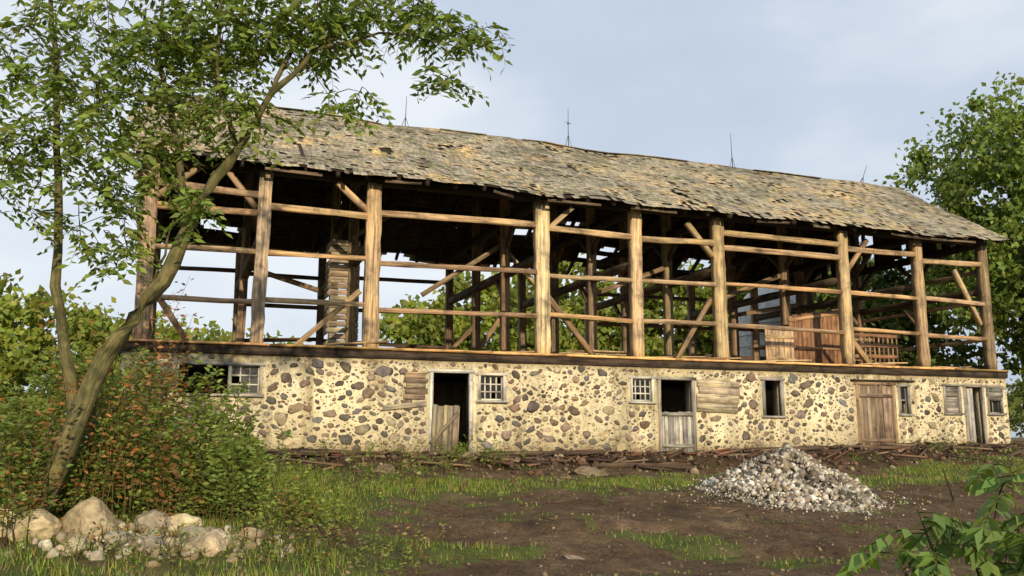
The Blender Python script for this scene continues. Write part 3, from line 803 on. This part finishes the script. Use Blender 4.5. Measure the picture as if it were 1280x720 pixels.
for i in range(380):
    s=R(-8.5,17); q=abs(rng.normal())*1.05+.3; x,y=W(s,q); a=R(-.5,.5)+.36+(R(-1,1) if R(0,1)<.35 else 0); L=R(.2,1.2); z=gz(x,y)+R(.0,.12)
    x2,y2=x+L*math.cos(a),y+L*math.sin(a)
    qq,_=qs(x2,y2)
    if qq<.15: continue
    beam(nb,(x,y,z),(x2,y2,gz(x2,y2)+R(.0,.16)),R(.04,.15),R(.02,.05),jit(random.choice([(.12,.08,.05),(.16,.10,.06),(.08,.055,.04),(.26,.18,.11),(.17,.08,.05),(.10,.065,.045)]),.35),up=(R(-.5,.5),R(-.5,.5),1))
for i in range(14):
    x=R(-3,7);y=R(13.5,19); a=R(0,3.14); L=R(.1,.4)
    beam(nb,(x,y,gz(x,y)+.01),(x+L*math.cos(a),y+L*math.sin(a),gz(x+L*math.cos(a),y+L*math.sin(a))+.01),R(.03,.06),.02,jit(random.choice([(.25,.17,.10),(.14,.09,.055)]),.3))
for (s,q,L,a,r) in((-1.2,.9,3.2,.25,.07),(5.8,.8,3.4,.38,.08),(1.0,2.6,2.4,.15,.06),(-5.5,1.2,2.6,.45,.07),(9.5,1.2,2.5,.3,.06)):
    x,y=W(s,q); x2,y2=x+L*math.cos(a),y+L*math.sin(a); beam(nb,(x,y,gz(x,y)+.1),(x2,y2,gz(x2,y2)+.1),r*2,r*1.6,(.13,.09,.06),j=.02)
nb.build('fallen_boards',WOOD)
nb=NB()
for i in range(240):
    x=R(-5,10);y=R(10.5,20); a=R(0,3.14); L=R(.06,.3); tube(nb,[(x,y,gz(x,y)+.008),(x+L*.5*math.cos(a),y+L*.5*math.sin(a),gz(x,y)+.02),(x+L*math.cos(a+.2),y+L*math.sin(a+.2),gz(x+L*math.cos(a),y+L*math.sin(a))+.01)],[.005,.004,.003],jit((.22,.17,.10),.3),4)
nb.build('fallen_twigs',BARK)

# ------------------------------------------------------------------ walnut sapling right
sap=bpy.data.objects.new('walnut_sapling',None); scene.collection.objects.link(sap)
st=NB(); lf=NB()
def frond(p,d,L,droop):
    p=Vector(p); d=Vector(d).normalized(); n=7; pts=[p+d*L*k/n+Vector((0,0,-droop*(k/n)**2)) for k in range(n+1)]
    tube(st,pts,[.004]*7+[.002],(.14,.16,.05),4)
    ps=[];ds=[]
    for k in range(2,n+1):
        t_=(pts[k]-pts[k-1]).normalized(); sv=t_.cross(Vector((0,0,1))).normalized()
        for sd in(-1,1):
            ps.append(pts[k][:]); ds.append((sv*sd+t_*.55+Vector((0,0,-R(.3,.8))))[:])
    ps.append(pts[-1][:]); ds.append((t_+Vector((0,0,-.2)))[:])
    m=len(ps); Ls=rng.uniform(.09,.14,m); leaves(lf,np.array(ps),np.array(ds),Ls,Ls*.45,lc(np.array((.13,.21,.05))*R(.8,1.25),m,.2),.5)
for bx,by,tx,ty,tz in((2.45,4.9,2.15,4.8,.12),(2.6,4.7,2.55,4.6,.40),(2.65,5.0,2.4,5.0,.32),(2.8,4.6,2.75,4.6,.3),(2.4,4.5,2.2,4.4,-.15),(2.65,4.4,2.45,4.3,.05),(2.3,4.7,1.95,4.7,-.05)):
    zb=gz(bx,by); a=Vector((bx,by,zb)); b=Vector((tx,ty,tz)); mpt=a.lerp(b,.5)+Vector((.04,0,.08))
    tube(st,[a,mpt,b],[.011,.008,.004],(.14,.12,.06),6)
    for i in range(10):
        f=R(.55,1); p=mpt.lerp(b,(f-.5)*2); an=R(0,6.28); frond(p,(math.cos(an),math.sin(an),R(.0,.6)),R(.25,.4),R(.1,.28))
st.build('stems',BARK,sap); lf.build('leaves',LEAF,sap)

# ------------------------------------------------------------------ light & sky
el=math.radians(15); az=math.radians(18)
dv=Vector((-math.sin(az)*math.cos(el),math.cos(az)*math.cos(el),-math.sin(el)))
sd=bpy.data.lights.new('sun','SUN'); sd.energy=4.6; sd.angle=math.radians(.7); sd.color=(1,.83,.57)
so=bpy.data.objects.new('sun',sd); scene.collection.objects.link(so); so.rotation_euler=dv.to_track_quat('-Z','Y').to_euler(); so.location=(10,-30,20)
w=bpy.data.worlds.new('World'); scene.world=w; w.use_nodes=True; nt=w.node_tree; nt.nodes.clear()
sky=nt.nodes.new('ShaderNodeTexSky'); sky.sky_type='NISHITA'; sky.sun_disc=False; sky.sun_elevation=el; sky.sun_rotation=math.radians(180-18)
tc=nt.nodes.new('ShaderNodeTexCoord')
a=tex(nt,tc.outputs['Generated'],1.6,5,.5,(1,1,2.4))
sx=nt.nodes.new('ShaderNodeSeparateXYZ'); nt.links.new(tc.outputs['Generated'],sx.inputs[0])
mm=nt.nodes.new('ShaderNodeMath'); mm.operation='MULTIPLY_ADD'; mm.inputs[1].default_value=-.22; nt.links.new(sx.outputs[0],mm.inputs[0]); nt.links.new(a,mm.inputs[2])
r=ramp(nt,[(.36,(5.4,6.2,7.5)),(.52,(6.2,7.1,8.4)),(.66,(8.8,9.3,9.9))]); nt.links.new(mm.outputs[0],r.inputs[0])
m=nt.nodes.new('ShaderNodeMix'); m.data_type='RGBA'; m.inputs[0].default_value=.92
nt.links.new(sky.outputs[0],m.inputs[6]); nt.links.new(r.outputs[0],m.inputs[7])
bg=nt.nodes.new('ShaderNodeBackground'); bg.inputs[1].default_value=.1; nt.links.new(m.outputs[2],bg.inputs[0])
o=nt.nodes.new('ShaderNodeOutputWorld'); nt.links.new(bg.outputs[0],o.inputs[0])

cam=bpy.data.cameras.new('camera'); co=bpy.data.objects.new('camera',cam); scene.collection.objects.link(co)
cam.sensor_width=36; cam.lens=36*1100/1280; cam.clip_end=3000; cam.clip_start=.1
co.location=(0,0,.5); co.rotation_euler=(math.radians(90+9.6),0,0); scene.camera=co
